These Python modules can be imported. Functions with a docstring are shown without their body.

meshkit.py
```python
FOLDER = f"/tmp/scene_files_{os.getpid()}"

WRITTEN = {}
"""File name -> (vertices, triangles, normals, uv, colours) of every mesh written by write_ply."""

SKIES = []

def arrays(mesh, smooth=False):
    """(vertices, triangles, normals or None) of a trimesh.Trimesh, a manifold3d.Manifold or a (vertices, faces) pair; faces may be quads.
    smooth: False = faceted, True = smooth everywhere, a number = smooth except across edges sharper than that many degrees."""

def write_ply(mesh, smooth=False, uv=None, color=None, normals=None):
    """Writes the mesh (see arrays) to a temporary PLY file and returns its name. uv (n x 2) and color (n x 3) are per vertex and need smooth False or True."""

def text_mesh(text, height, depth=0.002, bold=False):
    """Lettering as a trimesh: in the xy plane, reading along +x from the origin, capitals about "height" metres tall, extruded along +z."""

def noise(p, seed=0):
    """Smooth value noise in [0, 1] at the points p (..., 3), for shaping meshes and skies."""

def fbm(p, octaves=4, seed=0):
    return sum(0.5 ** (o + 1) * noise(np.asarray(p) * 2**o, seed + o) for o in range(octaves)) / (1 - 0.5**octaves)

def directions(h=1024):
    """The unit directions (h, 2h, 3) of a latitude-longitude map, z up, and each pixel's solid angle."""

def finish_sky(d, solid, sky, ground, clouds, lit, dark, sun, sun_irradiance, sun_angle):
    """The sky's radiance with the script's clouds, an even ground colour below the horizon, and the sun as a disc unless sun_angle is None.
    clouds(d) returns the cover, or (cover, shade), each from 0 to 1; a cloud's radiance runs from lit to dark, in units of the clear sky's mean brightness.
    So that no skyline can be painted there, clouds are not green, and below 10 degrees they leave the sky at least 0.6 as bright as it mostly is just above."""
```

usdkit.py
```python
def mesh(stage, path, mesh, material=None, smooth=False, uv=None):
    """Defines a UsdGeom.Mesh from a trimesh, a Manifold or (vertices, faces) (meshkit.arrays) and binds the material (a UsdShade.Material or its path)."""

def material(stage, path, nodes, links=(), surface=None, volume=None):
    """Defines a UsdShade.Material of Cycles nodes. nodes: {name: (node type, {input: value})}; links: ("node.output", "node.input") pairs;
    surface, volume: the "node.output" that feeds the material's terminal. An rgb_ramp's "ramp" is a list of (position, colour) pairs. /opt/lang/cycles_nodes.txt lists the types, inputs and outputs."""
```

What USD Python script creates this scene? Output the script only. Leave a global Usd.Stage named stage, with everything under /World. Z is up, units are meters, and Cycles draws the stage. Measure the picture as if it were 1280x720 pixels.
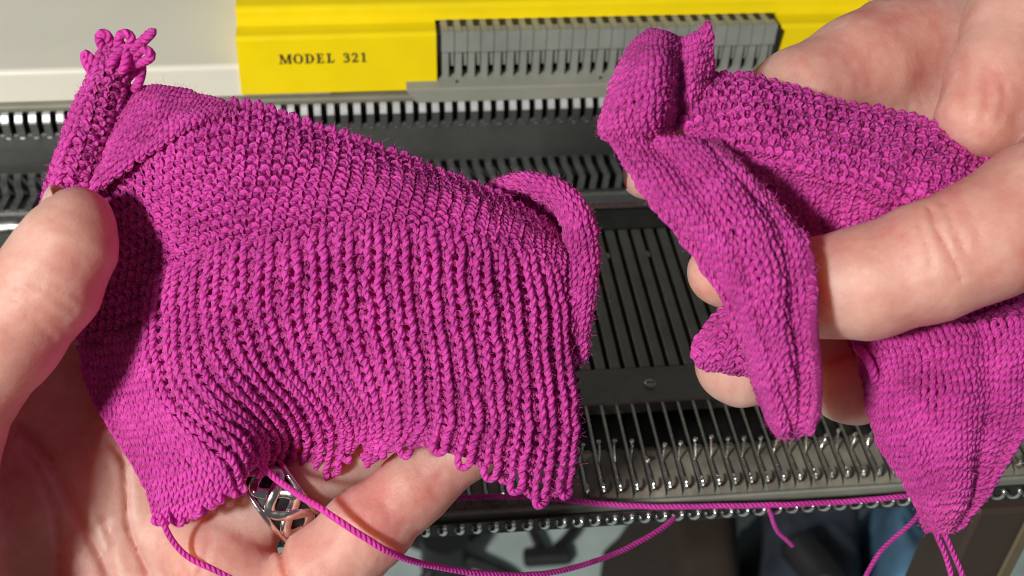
import math, random
import numpy as np
import trimesh, manifold3d, usdkit, meshkit
from scipy import ndimage
from scipy.interpolate import CubicSpline, PchipInterpolator
from shapely.geometry import Polygon, LineString, Point, box as sbox
from shapely.ops import unary_union
from shapely import affinity
from pxr import Usd, UsdGeom, UsdLux, UsdShade, Gf, Sdf, Vt

rng = np.random.default_rng(7)
random.seed(7)
stage = Usd.Stage.CreateInMemory()
UsdGeom.SetStageUpAxis(stage, 'Z'); UsdGeom.SetStageMetersPerUnit(stage, 1.0)
UsdGeom.Xform.Define(stage, '/World'); UsdGeom.Scope.Define(stage, '/World/Looks')

# ------------------------------------------------------------------ camera, lamp, exposure
FPX = 1500.0
_ex = np.array([9.77, -0.435, 1.0]); _ex /= np.linalg.norm(_ex)          # along the needle bed, seen from the lens
_ey = np.array([-0.074, -0.88, 1.0]); _ey -= _ex * (_ey @ _ex); _ey /= np.linalg.norm(_ey)
ROT = np.array([_ex, _ey, np.cross(_ex, _ey)])
EYE = -(ROT @ (np.array([157 / FPX, 108 / FPX, 1.0]) * 355.0))            # millimetres, needle bed at z = 0

def lens(p):                     # lens-aligned millimetres (right, down, forward) -> world metres
    return (EYE + np.asarray(p, float) @ ROT.T) * 0.001
def L(u, v, d):
    return np.array([(u - 640) / FPX * d, (v - 360) / FPX * d, d])
def P(u, v, d):
    return lens(L(u, v, d))
def on_plane(u, v, axis, value):  # where the sight line meets a plane of the machine, millimetres
    d = ROT @ np.array([(u - 640) / FPX, (v - 360) / FPX, 1.0])
    return EYE + d * ((value - EYE[axis]) / d[axis])

cam = UsdGeom.Camera.Define(stage, '/World/camera')
cam.CreateHorizontalApertureAttr(36.0); cam.CreateVerticalApertureAttr(20.25)
cam.CreateFocalLengthAttr(36.0 * FPX / 1280)
cam.CreateFStopAttr(36.0 * FPX / 1280 / 1.7)
cam.CreateFocusDistanceAttr(0.248)
cam.CreateExposureAttr(0.0)
M = np.eye(4)
M[0, :3], M[1, :3], M[2, :3], M[3, :3] = ROT @ [1, 0, 0], ROT @ [0, -1, 0], ROT @ [0, 0, -1], EYE * 0.001
cam.AddTransformOp().Set(Gf.Matrix4d(*M.ravel().tolist()))
cam.CreateClippingRangeAttr((0.02, 100.0))

def look_at(prim, pos, target):
    z = pos - target; z /= np.linalg.norm(z)
    x = np.cross([0, 0, 1.0], z); x /= np.linalg.norm(x)
    m = np.eye(4); m[0, :3], m[1, :3], m[2, :3], m[3, :3] = x, np.cross(z, x), z, pos
    prim.AddTransformOp().Set(Gf.Matrix4d(*m.ravel().tolist()))

LAMP_POS = lens([-700, -15, -915])
lamp = UsdLux.DiskLight.Define(stage, '/World/work_lamp')
lamp.CreateRadiusAttr(0.09); lamp.CreateNormalizeAttr(True)
lamp.CreateIntensityAttr(9.0); lamp.CreateColorAttr(Gf.Vec3f(1.0, 0.965, 0.91))
look_at(lamp, LAMP_POS, P(560, 360, 250))
dome = UsdLux.DomeLight.Define(stage, '/World/room_light')
dome.CreateIntensityAttr(1.0)

LK = '/World/Looks/'
def mat(name, nodes, links=(), surface='p.BSDF', **k):
    return usdkit.material(stage, LK + name, nodes, links, surface=surface, **k)
room = usdkit.material(stage, LK + 'room_glow', {'b': ('background_shader', {'color': (0.92, 0.97, 1.0), 'strength': 0.08})}, surface='b.background')
UsdShade.MaterialBindingAPI.Apply(dome.GetPrim()).Bind(room)

# ------------------------------------------------------------------ materials
def plain(name, col, rough=0.5, metal=0.0, var=0.12, scale=60.0, bump=0.0, bscale=900.0, **kw):
    c2 = tuple(min(1, c * (1 - var)) for c in col); c1 = tuple(min(1, c * (1 + var)) for c in col)
    nodes = {'g': ('texture_coordinate', {}), 'n': ('noise_texture', {'scale': scale, 'detail': 4.0}),
             'r': ('rgb_ramp', {'ramp': [(0.3, c2), (0.7, c1)]}),
             'n2': ('noise_texture', {'scale': scale * 3, 'detail': 3.0}),
             'mr': ('map_range', {'from_min': 0.3, 'from_max': 0.7, 'to_min': max(0.03, rough - 0.08), 'to_max': rough + 0.08}),
             'p': ('principled_bsdf', {'metallic': metal, **kw})}
    links = [('g.object', 'n.vector'), ('n.fac', 'r.fac'), ('r.color', 'p.base_color'), ('g.object', 'n2.vector'), ('n2.fac', 'mr.value'), ('mr.result', 'p.roughness')]
    if bump:
        nodes['n3'] = ('noise_texture', {'scale': bscale, 'detail': 3.0}); nodes['b'] = ('bump', {'strength': bump, 'distance': 0.0004})
        links += [('g.object', 'n3.vector'), ('n3.fac', 'b.height'), ('b.normal', 'p.normal')]
    return mat(name, nodes, links)

def yarn_material(name, col, plies=3.0, turns=1.0):
    """wool-like yarn: twisted plies and fine fibres as relief (the uv runs along and around the strand, in millimetres along)"""
    dark = tuple(c * 0.58 for c in col); light = tuple(min(1, c * 1.28 + 0.008) for c in col)
    nodes = {
        'tc': ('texture_coordinate', {}), 'sx': ('separate_xyz', {}),
        'a': ('math', {'math_type': 'multiply', 'value2': 6.28318 * plies}),
        'b': ('math', {'math_type': 'multiply', 'value2': 6.28318 * turns}),
        'ad': ('math', {'math_type': 'add'}), 'si': ('math', {'math_type': 'sine'}),
        'h': ('math', {'math_type': 'multiply_add', 'value2': 0.5, 'value3': 0.5}),
        'n': ('noise_texture', {'scale': 1500.0, 'detail': 4.0, 'roughness': 0.65}),
        'n0': ('noise_texture', {'scale': 130.0, 'detail': 3.0}),
        'hs': ('math', {'math_type': 'multiply_add', 'value2': 0.55}),
        'half': ('math', {'math_type': 'multiply', 'value2': 0.5}), 'mx': ('math', {'math_type': 'multiply_add', 'value2': 0.55}),
        'r': ('rgb_ramp', {'ramp': [(0.35, dark), (0.5, col), (0.65, light)]}),
        'bp': ('bump', {'strength': 1.0, 'distance': 0.00046}),
        'p': ('principled_bsdf', {'roughness': 0.72, 'specular_ior_level': 0.28, 'sheen_weight': 0.03, 'subsurface_weight': 0.5, 'subsurface_scale': 0.0009, 'subsurface_radius': (1.0, 0.25, 0.7), 'sheen_roughness': 0.45, 'sheen_tint': (1.0, 0.62, 0.9)}),
    }
    links = [('tc.UV', 'sx.vector'), ('sx.y', 'a.value1'), ('sx.x', 'b.value1'), ('a.value', 'ad.value1'), ('b.value', 'ad.value2'), ('ad.value', 'si.value1'),
             ('si.value', 'h.value1'), ('tc.object', 'n.vector'), ('tc.object', 'n0.vector'), ('n.fac', 'hs.value1'), ('h.value', 'hs.value3'),
             ('hs.value', 'bp.height'), ('bp.normal', 'p.normal'), ('n.fac', 'mx.value1'), ('n0.fac', 'half.value1'), ('half.value', 'mx.value3'), ('mx.value', 'r.fac'), ('r.color', 'p.base_color')]
    return mat(name, nodes, links)

YARN = yarn_material('magenta_yarn', (0.70, 0.040, 0.335), 3.0, 0.85)
FUZZ = mat('yarn_fibre', {'p': ('principled_bsdf', {'base_color': (0.66, 0.055, 0.34), 'roughness': 0.7})})

def skin_material(name, base, red, pale):
    nodes = {'tc': ('texture_coordinate', {}),
             'n1': ('noise_texture', {'scale': 55.0, 'detail': 5.0, 'roughness': 0.6}), 'n2': ('noise_texture', {'scale': 420.0, 'detail': 4.0, 'roughness': 0.6}),
             'm': ('math', {'math_type': 'multiply_add', 'value2': 0.35}), 'r': ('rgb_ramp', {'ramp': [(0.42, red), (0.66, base), (0.86, pale)]}),
             'v': ('voronoi_texture', {'scale': 1300.0, 'feature': 'distance_to_edge'}), 'n3': ('noise_texture', {'scale': 230.0, 'detail': 5.0, 'roughness': 0.6, 'distortion': 0.8}),
             'vs': ('math', {'math_type': 'multiply_add', 'value2': 0.25}), 'b': ('bump', {'strength': 0.42, 'distance': 0.0005}),
             'p': ('principled_bsdf', {'roughness': 0.55, 'specular_ior_level': 0.42, 'subsurface_method': 'random_walk', 'subsurface_weight': 0.6, 'subsurface_scale': 0.0032, 'subsurface_radius': (1.0, 0.34, 0.18)})}
    links = [('tc.object', 'n1.vector'), ('tc.object', 'n2.vector'), ('n2.fac', 'm.value1'), ('n1.fac', 'm.value3'), ('m.value', 'r.fac'), ('r.color', 'p.base_color'),
             ('tc.object', 'v.vector'), ('tc.object', 'n3.vector'), ('v.distance', 'vs.value1'), ('n3.fac', 'vs.value3'), ('vs.value', 'b.height'), ('b.normal', 'p.normal')]
    return mat(name, nodes, links)
SKIN = skin_material('skin', (0.545, 0.262, 0.215), (0.50, 0.155, 0.14), (0.60, 0.335, 0.275))
NAIL = mat('nail', {'p': ('principled_bsdf', {'base_color': (0.62, 0.36, 0.30), 'roughness': 0.28, 'subsurface_weight': 0.3, 'subsurface_scale': 0.001})})

YELLOW = plain('yellow_plastic', (0.80, 0.61, 0.004), 0.25, var=0.05, scale=45, bump=0.05, bscale=500, specular_ior_level=0.5)
CREAM = plain('cream_plastic', (0.66, 0.645, 0.55), 0.42, var=0.04, scale=20, bump=0.06, bscale=900)
KEYGREY = plain('grey_plastic', (0.235, 0.25, 0.225), 0.42, var=0.10, scale=90, bump=0.08)
KEYTAN = plain('tan_plastic', (0.30, 0.285, 0.20), 0.45, var=0.12, scale=90)
RAILGREY = plain('rail_plastic', (0.24, 0.245, 0.205), 0.38, var=0.10, scale=60, bump=0.08)
BLACK = plain('black_gap', (0.012, 0.012, 0.012), 0.6)
CAPM = plain('worn_tip_metal', (0.56, 0.57, 0.57), 0.3, 0.35, var=0.08, scale=300)
STEEL = plain('steel', (0.60, 0.60, 0.57), 0.26, 1.0, var=0.10, scale=120, bump=0.08)
CHROME = plain('bright_steel', (0.80, 0.80, 0.77), 0.24, 1.0, var=0.06, scale=120)
PLATE = plain('bed_plate_metal', (0.10, 0.105, 0.10), 0.34, 0.5, var=0.14, scale=70, bump=0.15, bscale=400)
RIMM = plain('rim_metal', (0.27, 0.285, 0.24), 0.36, 0.3, var=0.14, scale=70, bump=0.12, bscale=400)
SLATM = plain('slat_metal', (0.34, 0.34, 0.31), 0.40, 0.3, var=0.16, scale=90, bump=0.15, bscale=500)
LANDM = plain('land_metal', (0.215, 0.20, 0.165), 0.36, 0.3, var=0.35, scale=140, bump=0.15, bscale=500)
INK = plain('ink', (0.03, 0.022, 0.01), 0.5)

# ------------------------------------------------------------------ prim helpers
_count = {}
def numbered(path):
    n = _count.get(path, 0); _count[path] = n + 1
    return path if n == 0 else f'{path}_{n:03d}'
def data(prim, label=None, category=None, group=None, kind=None):
    for k, v in (('label', label), ('category', category), ('group', group), ('kind', kind)):
        if v: prim.SetCustomDataByKey(k, v)
    return prim
def thing(name, label, category, group=None, at=None):
    x = UsdGeom.Xform.Define(stage, numbered('/World/' + name)); p = x.GetPrim()
    data(p, label, category, group)
    return str(p.GetPath())
def part(parent, name, mesh, material, smooth=False, uv=None, label=None, kind=None):
    m = usdkit.mesh(stage, numbered(f'{parent}/{name}'), mesh, material, smooth=smooth, uv=uv)
    data(m.GetPrim(), label=label, kind=kind)
    return str(m.GetPrim().GetPath())
def top(name, mesh, material, label=None, category=None, group=None, kind=None, smooth=False, uv=None):
    m = usdkit.mesh(stage, numbered('/World/' + name), mesh, material, smooth=smooth, uv=uv)
    data(m.GetPrim(), label, category, group, kind)
    return str(m.GetPrim().GetPath())
def cat_(ms):
    return trimesh.util.concatenate(ms)
def bevel_box(x0, x1, y0, y1, z0, z1, b=0.2):
    b = min(b, (x1 - x0) * .45, (y1 - y0) * .45, (z1 - z0) * .45)
    pts = []
    for sx in (0, 1):
        for sy in (0, 1):
            for sz in (0, 1):
                X, Y, Z = (x1 if sx else x0), (y1 if sy else y0), (z1 if sz else z0)
                dx, dy, dz = (-b if sx else b), (-b if sy else b), (-b if sz else b)
                pts += [(X + dx, Y + dy, Z), (X + dx, Y, Z + dz), (X, Y + dy, Z + dz)]
    return trimesh.convex.convex_hull(np.array(pts) * 0.001)
def prism_x(profile, x0, x1):     # profile: (y, z) millimetres, extruded along the bed
    m = trimesh.creation.extrude_polygon(Polygon(profile), (x1 - x0) * 0.001 * 1000, engine='earcut')
    v = np.array(m.vertices); v = np.stack([v[:, 2] + x0, v[:, 0], v[:, 1]], 1) * 0.001
    return trimesh.Trimesh(v, m.faces, process=False)
def sphere(c, r, n=2, scale=(1, 1, 1)):
    m = trimesh.creation.icosphere(n, 1.0); m.vertices *= np.array(scale) * r * 0.001; m.vertices += np.array(c) * 0.001
    return m

def tubes(paths, ref, radius, sides=8, uscale=1.0, u0=None, caps=False, flat=1.0):
    """Many strands of equal sample count. paths (n, k, 3) metres; ref (n, k, 3) a direction off the strand; radius metres, scalar or (n, k). Returns vertices, faces, uv (u = millimetres along)."""
    paths = np.asarray(paths, float); n, k, _ = paths.shape
    t = np.gradient(paths, axis=1); t /= np.linalg.norm(t, axis=2, keepdims=True) + 1e-12
    a = np.cross(t, ref); a /= np.linalg.norm(a, axis=2, keepdims=True) + 1e-12
    b = np.cross(a, t)
    ang = np.linspace(0, 2 * np.pi, sides + 1)
    r = np.broadcast_to(radius, (n, k))[:, :, None, None]
    if caps:
        e = np.ones(k); m_ = min(3, k // 3)
        for q in range(m_): e[q] = e[-1 - q] = math.sqrt(max(0.02, 1 - ((m_ - q) / m_) ** 2))
        r = r * e[None, :, None, None]
    v = paths[:, :, None] + r * (np.cos(ang)[None, None, :, None] * a[:, :, None] + flat * np.sin(ang)[None, None, :, None] * b[:, :, None])
    seg = np.linalg.norm(np.diff(paths, axis=1), axis=2) * 1000
    u = np.concatenate([np.zeros((n, 1)), np.cumsum(seg, 1)], 1) * uscale
    if u0 is not None: u = u + np.asarray(u0)[:, None]
    uv = np.stack([np.broadcast_to(u[:, :, None], v.shape[:3]), np.broadcast_to(ang / (2 * np.pi), v.shape[:3])], -1)
    s1 = sides + 1
    i, j = np.meshgrid(np.arange(k - 1), np.arange(sides), indexing='ij')
    q = np.stack([i * s1 + j, i * s1 + j + 1, (i + 1) * s1 + j + 1, (i + 1) * s1 + j], -1).reshape(-1, 4)
    q = np.vstack([q[:, [0, 1, 2]], q[:, [0, 2, 3]]])
    f = (q[None] + (np.arange(n) * k * s1)[:, None, None]).reshape(-1, 3)
    return v.reshape(-1, 3), f, uv.reshape(-1, 2)

def spline(pts, n, s=None):
    pts = np.asarray(pts, float)
    c = np.concatenate([[0], np.cumsum(np.linalg.norm(np.diff(pts, axis=0), axis=1))]); c /= c[-1]
    return CubicSpline(c, pts)(np.linspace(0, 1, n) if s is None else s)

def strand(parent, name, pts, r=0.62, n=80, label=None, category=None, sides=9, wobble=0.12, group=None):
    p = spline(pts, n)
    p = p + (meshkit.noise(p[:, None, :] * 260 + np.array([[0, 0, 0], [31.3, 7, 2], [5, 17.7, 9]])[None], 3) - 0.5) * wobble * 0.002
    ref = np.broadcast_to(ROT @ np.array([0.2, 0.3, -1.0]), p.shape)
    v, f, uv = tubes(p[None], ref[None], r * 0.001, sides, caps=True)
    if parent: return part(parent, name, (v, f), YARN, True, uv, label)
    return top(name, (v, f), YARN, label, category, group, smooth=True, uv=uv)

# ------------------------------------------------------------------ the knitting machine (millimetres; x along the bed, y away, z up)
PITCH = 4.5
XS = np.arange(-54, 47) * PITCH + 0.8
machine = thing('knitting_machine', 'knitting machine with yellow cover, grey push keys and long steel needle bed under both hands', 'knitting machine')
X0, X1 = -250.0, 215.0
def mpart(name, mesh, material, **k): return part(machine, name, mesh, material, **k)

# needle bed: front rim, slats with open slots between them, back rim, dark tray underneath
mpart('bed_front_rim', bevel_box(X0, X1, -11.0, 3.2, -5, 0, 0.5), RIMM)
mpart('bed_back_rim', bevel_box(X0, X1, 68.8, 80.0, -5, 0, 0.4), PLATE)
mpart('bed_tray', bevel_box(X0, X1, -44.0, 112.0, -11, -7.5, 0.3), BLACK)
for x in XS:
    mpart('slat', bevel_box(x + 0.72, x + PITCH - 0.72, 3.2, 68.8, -5, -0.25 + rng.normal() * 0.05, 0.25), SLATM)
for x in XS[::3]:    # needle butts down in the slots
    mpart('needle_butt', bevel_box(x - 0.5, x + 0.5, 55 + rng.normal() * 1.5, 58, -5, -1.2, 0.2), STEEL)
for (u, v) in ((812, 482), (1010, 472), (612, 492), (1210, 462)):
    c = on_plane(u, v, 2, 0.0)
    body = trimesh.creation.cylinder(0.0017, 0.0012, sections=24); body.apply_translation(np.array([c[0], c[1], 0.5]) * 0.001)
    dome_ = sphere((c[0], c[1], 1.0), 1.6, 2, (1, 1, 0.35))
    sc = mpart('screw', cat_([body, dome_]), STEEL)
    part(sc, 'screw_slot', bevel_box(c[0] - 1.3, c[0] + 1.3, c[1] - .2, c[1] + .2, 1.45, 1.62, 0.03), BLACK)
# chrome rail behind the slots
prof = [(80.2, -4)] + [(85.8 + 5.4 * math.cos(a), -1.0 + 5.4 * math.sin(a) * 0.75) for a in np.linspace(math.pi, 0, 22)] + [(91.4, -4)]
mpart('chrome_rail', prism_x(prof, X0, X1), STEEL, smooth=30)
# second row: bent guide teeth over a dark gap
for x in XS:
    w = 1.15; x = x + rng.normal() * 0.10
    zig = [(92.0, -1.2, 0.0), (98.5, 0.9, 2.0), (103.0, 2.6, 0.6), (107.0, 4.2, 0.2)]
    top_ = [(yy, zz, dx) for (yy, zz, dx) in zig]
    vs, fs = [], []
    for (yy, zz, dx) in top_:
        for (sx, dz) in ((-w, 0), (w, 0), (w, -1.4), (-w, -1.4)): vs.append((x + dx + sx, yy, zz + dz))
    for q in range(len(top_) - 1):
        for e in range(4):
            a, b = q * 4 + e, q * 4 + (e + 1) % 4
            fs.append((a, b, b + 4, a + 4))
    fs += [(3, 2, 1, 0), (len(vs) - 4, len(vs) - 3, len(vs) - 2, len(vs) - 1)]
    mpart('guide_tooth', (np.array(vs) * 0.001, np.array(fs)), STEEL)
# upright wall carrying the top comb
mpart('comb_wall', bevel_box(X0, X1, 109.5, 112.5, -7, 18.2, 0.5), PLATE)
mpart('comb_back', bevel_box(X0, X1, 113.0, 117.0, -7, 24.4, 0.3), BLACK)
for x in XS:
    tooth = prism_x([(109.1, 17.6), (109.1, 22.6), (109.35, 23.3), (110.7, 25.0), (111.3, 25.3), (112.8, 25.3), (112.8, 17.6)], x - 1.25, x + 1.25)
    tp = mpart('comb_tooth', tooth, PLATE)
    part(tp, 'tooth_tip', prism_x([(109.0, 22.7), (109.22, 23.4), (110.6, 25.15), (111.3, 25.5), (112.2, 25.5), (112.2, 25.32), (111.3, 25.32), (110.7, 25.02), (109.37, 23.3), (109.12, 22.7)], x - 1.18, x + 1.18), CAPM)
    mpart('comb_rivet', bevel_box(x - 0.9, x + 0.9, 108.9, 109.5, 16.6, 17.4, 0.2), CHROME)
mpart('comb_shelf', bevel_box(X0, X1, 113.0, 150.0, 24.6, 27.0, 0.5), plain('shelf_metal', (0.20, 0.20, 0.155), 0.5, 0.1, var=0.12))

# cream tray on the left
def zv(u, v, y): return on_plane(u, v, 1, y)[2]
xl = on_plane(300, 100, 1, 116.0)[0]
tz0, tz1 = 27.2, zv(150, 86, 117)
prof = [(116.0, tz0), (117.0, tz1 - 2.2)] + [(119.2 - 2.2 * math.cos(a), tz1 - 2.2 + 2.2 * math.sin(a)) for a in np.linspace(0, math.pi / 2, 8)] + [(165.0, tz1 + 1.0), (330.0, tz1 + 3.0), (330.0, tz0)]
mpart('cream_tray', prism_x(prof, -320, xl + 30), CREAM, smooth=35)

# yellow cover with the key window
yf = 115.0
za = 28.2
zb = zv(420, 44, yf + 4)
zc, yc = zb + 1.0, yf + 12.0
zd = zv(420, 6, yc + 1.5)
def arc(cy, cz, r, a0, a1, n=7): return [(cy + r * math.cos(a), cz + r * math.sin(a)) for a in np.linspace(a0, a1, n)]
pi = math.pi
prof = [(yf, za)] + arc(yf + 5.2, zb - 1.6, 2.0, pi, pi / 2) + [(yc - 1.5, zb + 0.5)] + [(yc - 0.3, zb + 1.3), (yc + 0.2, zb + 2.6)] + arc(yc + 3.0, zd - 2.5, 2.5, pi, pi / 2) + [(yc + 40, zd + 3), (yc + 180, zd + 8), (yc + 180, za)]
cover = prism_x(prof, xl, 330)
cover_m = manifold3d.Manifold(manifold3d.Mesh(np.array(cover.merge_vertices() or cover.vertices, np.float32), np.array(cover.faces, np.uint32)))
wx0, wx1 = on_plane(546, 60, 1, yf)[0], on_plane(976, 60, 1, yf)[0]
wz0, wz1 = zv(546, 105, yf), zv(760, 19, yc)
hole = manifold3d.Manifold.cube([(wx1 - wx0) * .001, 0.036, (wz1 - wz0 + 6) * .001]).translate([wx0 * .001, (yf - 8) * .001, (wz0 - 6) * .001])
cover_m = cover_m - hole
mm = cover_m.to_mesh()
cover_path = mpart('yellow_cover', (np.array(mm.vert_properties[:, :3], float), np.array(mm.tri_verts)), YELLOW, smooth=25)
mpart('window_back', bevel_box(wx0 - 4, wx1 + 4, yf + 26, yf + 27.5, wz0 - 6, wz1 + 4, 0.1), BLACK)
# keys in the window
kp = PITCH * 1.0
zt = wz1 - 0.3; mk = (zt - zv(700, 34, yf + 3)) / 9.6
nk = int((wx1 - wx0 - 2) / kp)
zk0, zk1, zk2 = zv(700, 92, yf + 3), zv(700, 60, yf + 3), zv(700, 34, yf + 3)
for i in range(nk):
    x = wx0 + 1.6 + i * kp
    dy = rng.normal() * 0.12
    prof = [(yf + 1.2 + dy, zk1 + 0.35), (yf + 1.4 + dy, zk2), (yf + 11.0, zt), (yf + 14, zt), (yf + 14, zk1 + 0.35)]
    k = mpart('push_key', prism_x(prof, x + 0.10, x + kp - 0.12), KEYGREY)
    part(k, 'key_notch', bevel_box(x + kp - 2.0, x + kp - 0.6, yf + 6.4, yf + 10.6, zk2 + mk * 4.0, zt + 0.15, 0.1), BLACK)
    part(k, 'key_top', prism_x([(yf + 1.6 + dy, zk2 + 0.16), (yf + 10.9, zt + 0.1), (yf + 10.9, zt + 0.02), (yf + 1.6 + dy, zk2 + 0.08)], x + 0.5, x + kp - 2.1), KEYTAN)
    lo = [(yf + 1.9, zk0 - 1.0), (yf + 1.7, zk1 - 0.2), (yf + 10, zk1 - 0.2), (yf + 10, zk0 - 1.0)]
    mpart('key_shank', prism_x(lo, x + 0.25, x + kp * 0.56), KEYGREY)
    mpart('key_web', prism_x([(yf + 3.0, zk0 + 0.42 * (zk1 - zk0)), (yf + 2.4, zk1 - 0.3), (yf + 10, zk1 - 0.3), (yf + 10, zk0 + 0.42 * (zk1 - zk0))], x + kp * 0.60, x + kp * 0.97), KEYGREY)
mpart('key_end_block', bevel_box(wx0 + 0.15, wx0 + 1.3, yf + 3, yf + 12, wz0, wz1 - 1, 0.2), BLACK)
mpart('key_end_block', bevel_box(wx1 - 2.2, wx1 - 0.3, yf + 1, yf + 12, zk1 - 4, wz1 - 1, 0.3), BLACK)
rx0 = on_plane(508, 115, 1, yf - 3)[0]
zr0, zr1 = zv(650, 124, yf - 4), zv(650, 108, yf - 3.5)
rail = [(yf - 4.2, zr0), (yf - 3.6, zr1 - 0.6), (yf - 3.0, zr1), (yf + 6.0, zr1 + 1.6), (yf + 6.0, zr0)]
rr = prism_x(rail, rx0, 330)
vv = np.array(rr.vertices)
lowleft = (vv[:, 0] < rx0 * .001 + 1e-6) & (vv[:, 2] < (zr0 + 0.2) * .001)
vv[lowleft, 0] += 0.0035
mpart('key_rail', trimesh.Trimesh(vv, rr.faces, process=False), RAILGREY)
for u in (571, 750):
    c = on_plane(u, 103, 1, yf - 1)
    mpart('rail_pin', sphere((c[0], yf - 0.5, zr1 + 0.8), 0.5, 1), BLACK)

# printed lettering on the cover, serif capitals
def glyph(ch):
    T, t, s = 0.17, 0.055, 0.11                      # thick stroke, hair line, serif reach; cap height 1
    def serif(x, y, w=0.16): return sbox(x - w, y - 0.03, x + w, y + 0.03)
    def poly(*p): return Polygon(p)
    if ch == 'M':
        g = [sbox(.10, 0, .10 + t, 1), sbox(.80, 0, .80 + T, 1), poly((.08, 1), (.27, 1), (.56, .12), (.47, .0)), poly((.80, 1), (.86, 1), (.53, 0), (.47, .02)),
             serif(.12, .03, .14), serif(.885, .03, .17), serif(.14, .97, .14), serif(.90, .97, .15)]; w = 1.06
    elif ch == 'O':
        g = [affinity.scale(Point(.42, .5).buffer(1, 48), .40, .52).difference(affinity.scale(Point(.42, .5).buffer(1, 48), .235, .46))]; w = .84
    elif ch == 'D':
        o = affinity.scale(Point(.34, .5).buffer(1, 48), .46, .5).intersection(sbox(.30, 0, 2, 1)); i = affinity.scale(Point(.34, .5).buffer(1, 48), .285, .45).intersection(sbox(.30, .0, 2, 1))
        g = [sbox(.14, 0, .14 + T, 1), sbox(.0, 0, .36, .055), sbox(.0, .945, .36, 1), o.difference(i)]; w = .86
    elif ch == 'E':
        g = [sbox(.14, 0, .14 + T, 1), sbox(0, 0, .62, .055), sbox(0, .945, .60, 1), sbox(.3, .48, .50, .53), poly((.62, 0), (.68, .24), (.64, .24), (.50, .05), (.50, 0)), poly((.60, 1), (.62, .76), (.585, .76), (.48, .95), (.48, 1)), sbox(.47, .38, .51, .63)]; w = .76
    elif ch == 'L':
        g = [sbox(.14, 0, .14 + T, 1), sbox(0, 0, .60, .055), serif(.22, .97, .20), poly((.58, 0), (.67, .30), (.63, .30), (.46, .05), (.46, 0))]; w = .72
    elif ch == '3':
        a = LineString([(.10, .80), (.16, .93), (.28, .97), (.42, .90), (.46, .76), (.38, .60), (.24, .54)]).buffer(.05)
        b = LineString([(.24, .54), (.42, .48), (.50, .32), (.44, .12), (.28, .03), (.12, .06)]).buffer(.055)
        g = [a, b, LineString([(.45, .84), (.45, .68)]).buffer(.065), LineString([(.49, .40), (.47, .18)]).buffer(.075), Point(.11, .10).buffer(.075), Point(.12, .80).buffer(.06)]; w = .62
    elif ch == '2':
        g = [LineString([(.08, .74), (.14, .92), (.28, .97), (.42, .88), (.46, .72), (.38, .50), (.10, .08)]).buffer(.05), LineString([(.44, .80), (.43, .60)]).buffer(.065), poly((.04, 0), (.50, 0), (.56, .24), (.52, .24), (.44, .13), (.10, .13))]; w = .66
    elif ch == '1':
        g = [sbox(.18, 0, .18 + T * .9, .98), sbox(.06, 0, .48, .05), poly((.04, .86), (.20, 1), (.33, 1), (.2, .84))]; w = .5
    else:
        return None, 0.45
    return unary_union([x.buffer(0.018) for x in g]), w
pen, letters = 0.0, []
for ch in 'MODEL 321':
    g, w = glyph(ch)
    if g is not None: letters.append((ch, affinity.translate(g, pen, 0)))
    pen += w + 0.13
a0, a1 = on_plane(349, 77, 1, yf + .9), on_plane(460, 73, 1, yf + .9)
sc = (a1[0] - a0[0]) / pen
capz = zv(400, 75, yf + 1.0) - 0.50 * 3.2
zface0, zface1 = za, zb - 1.6
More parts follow.
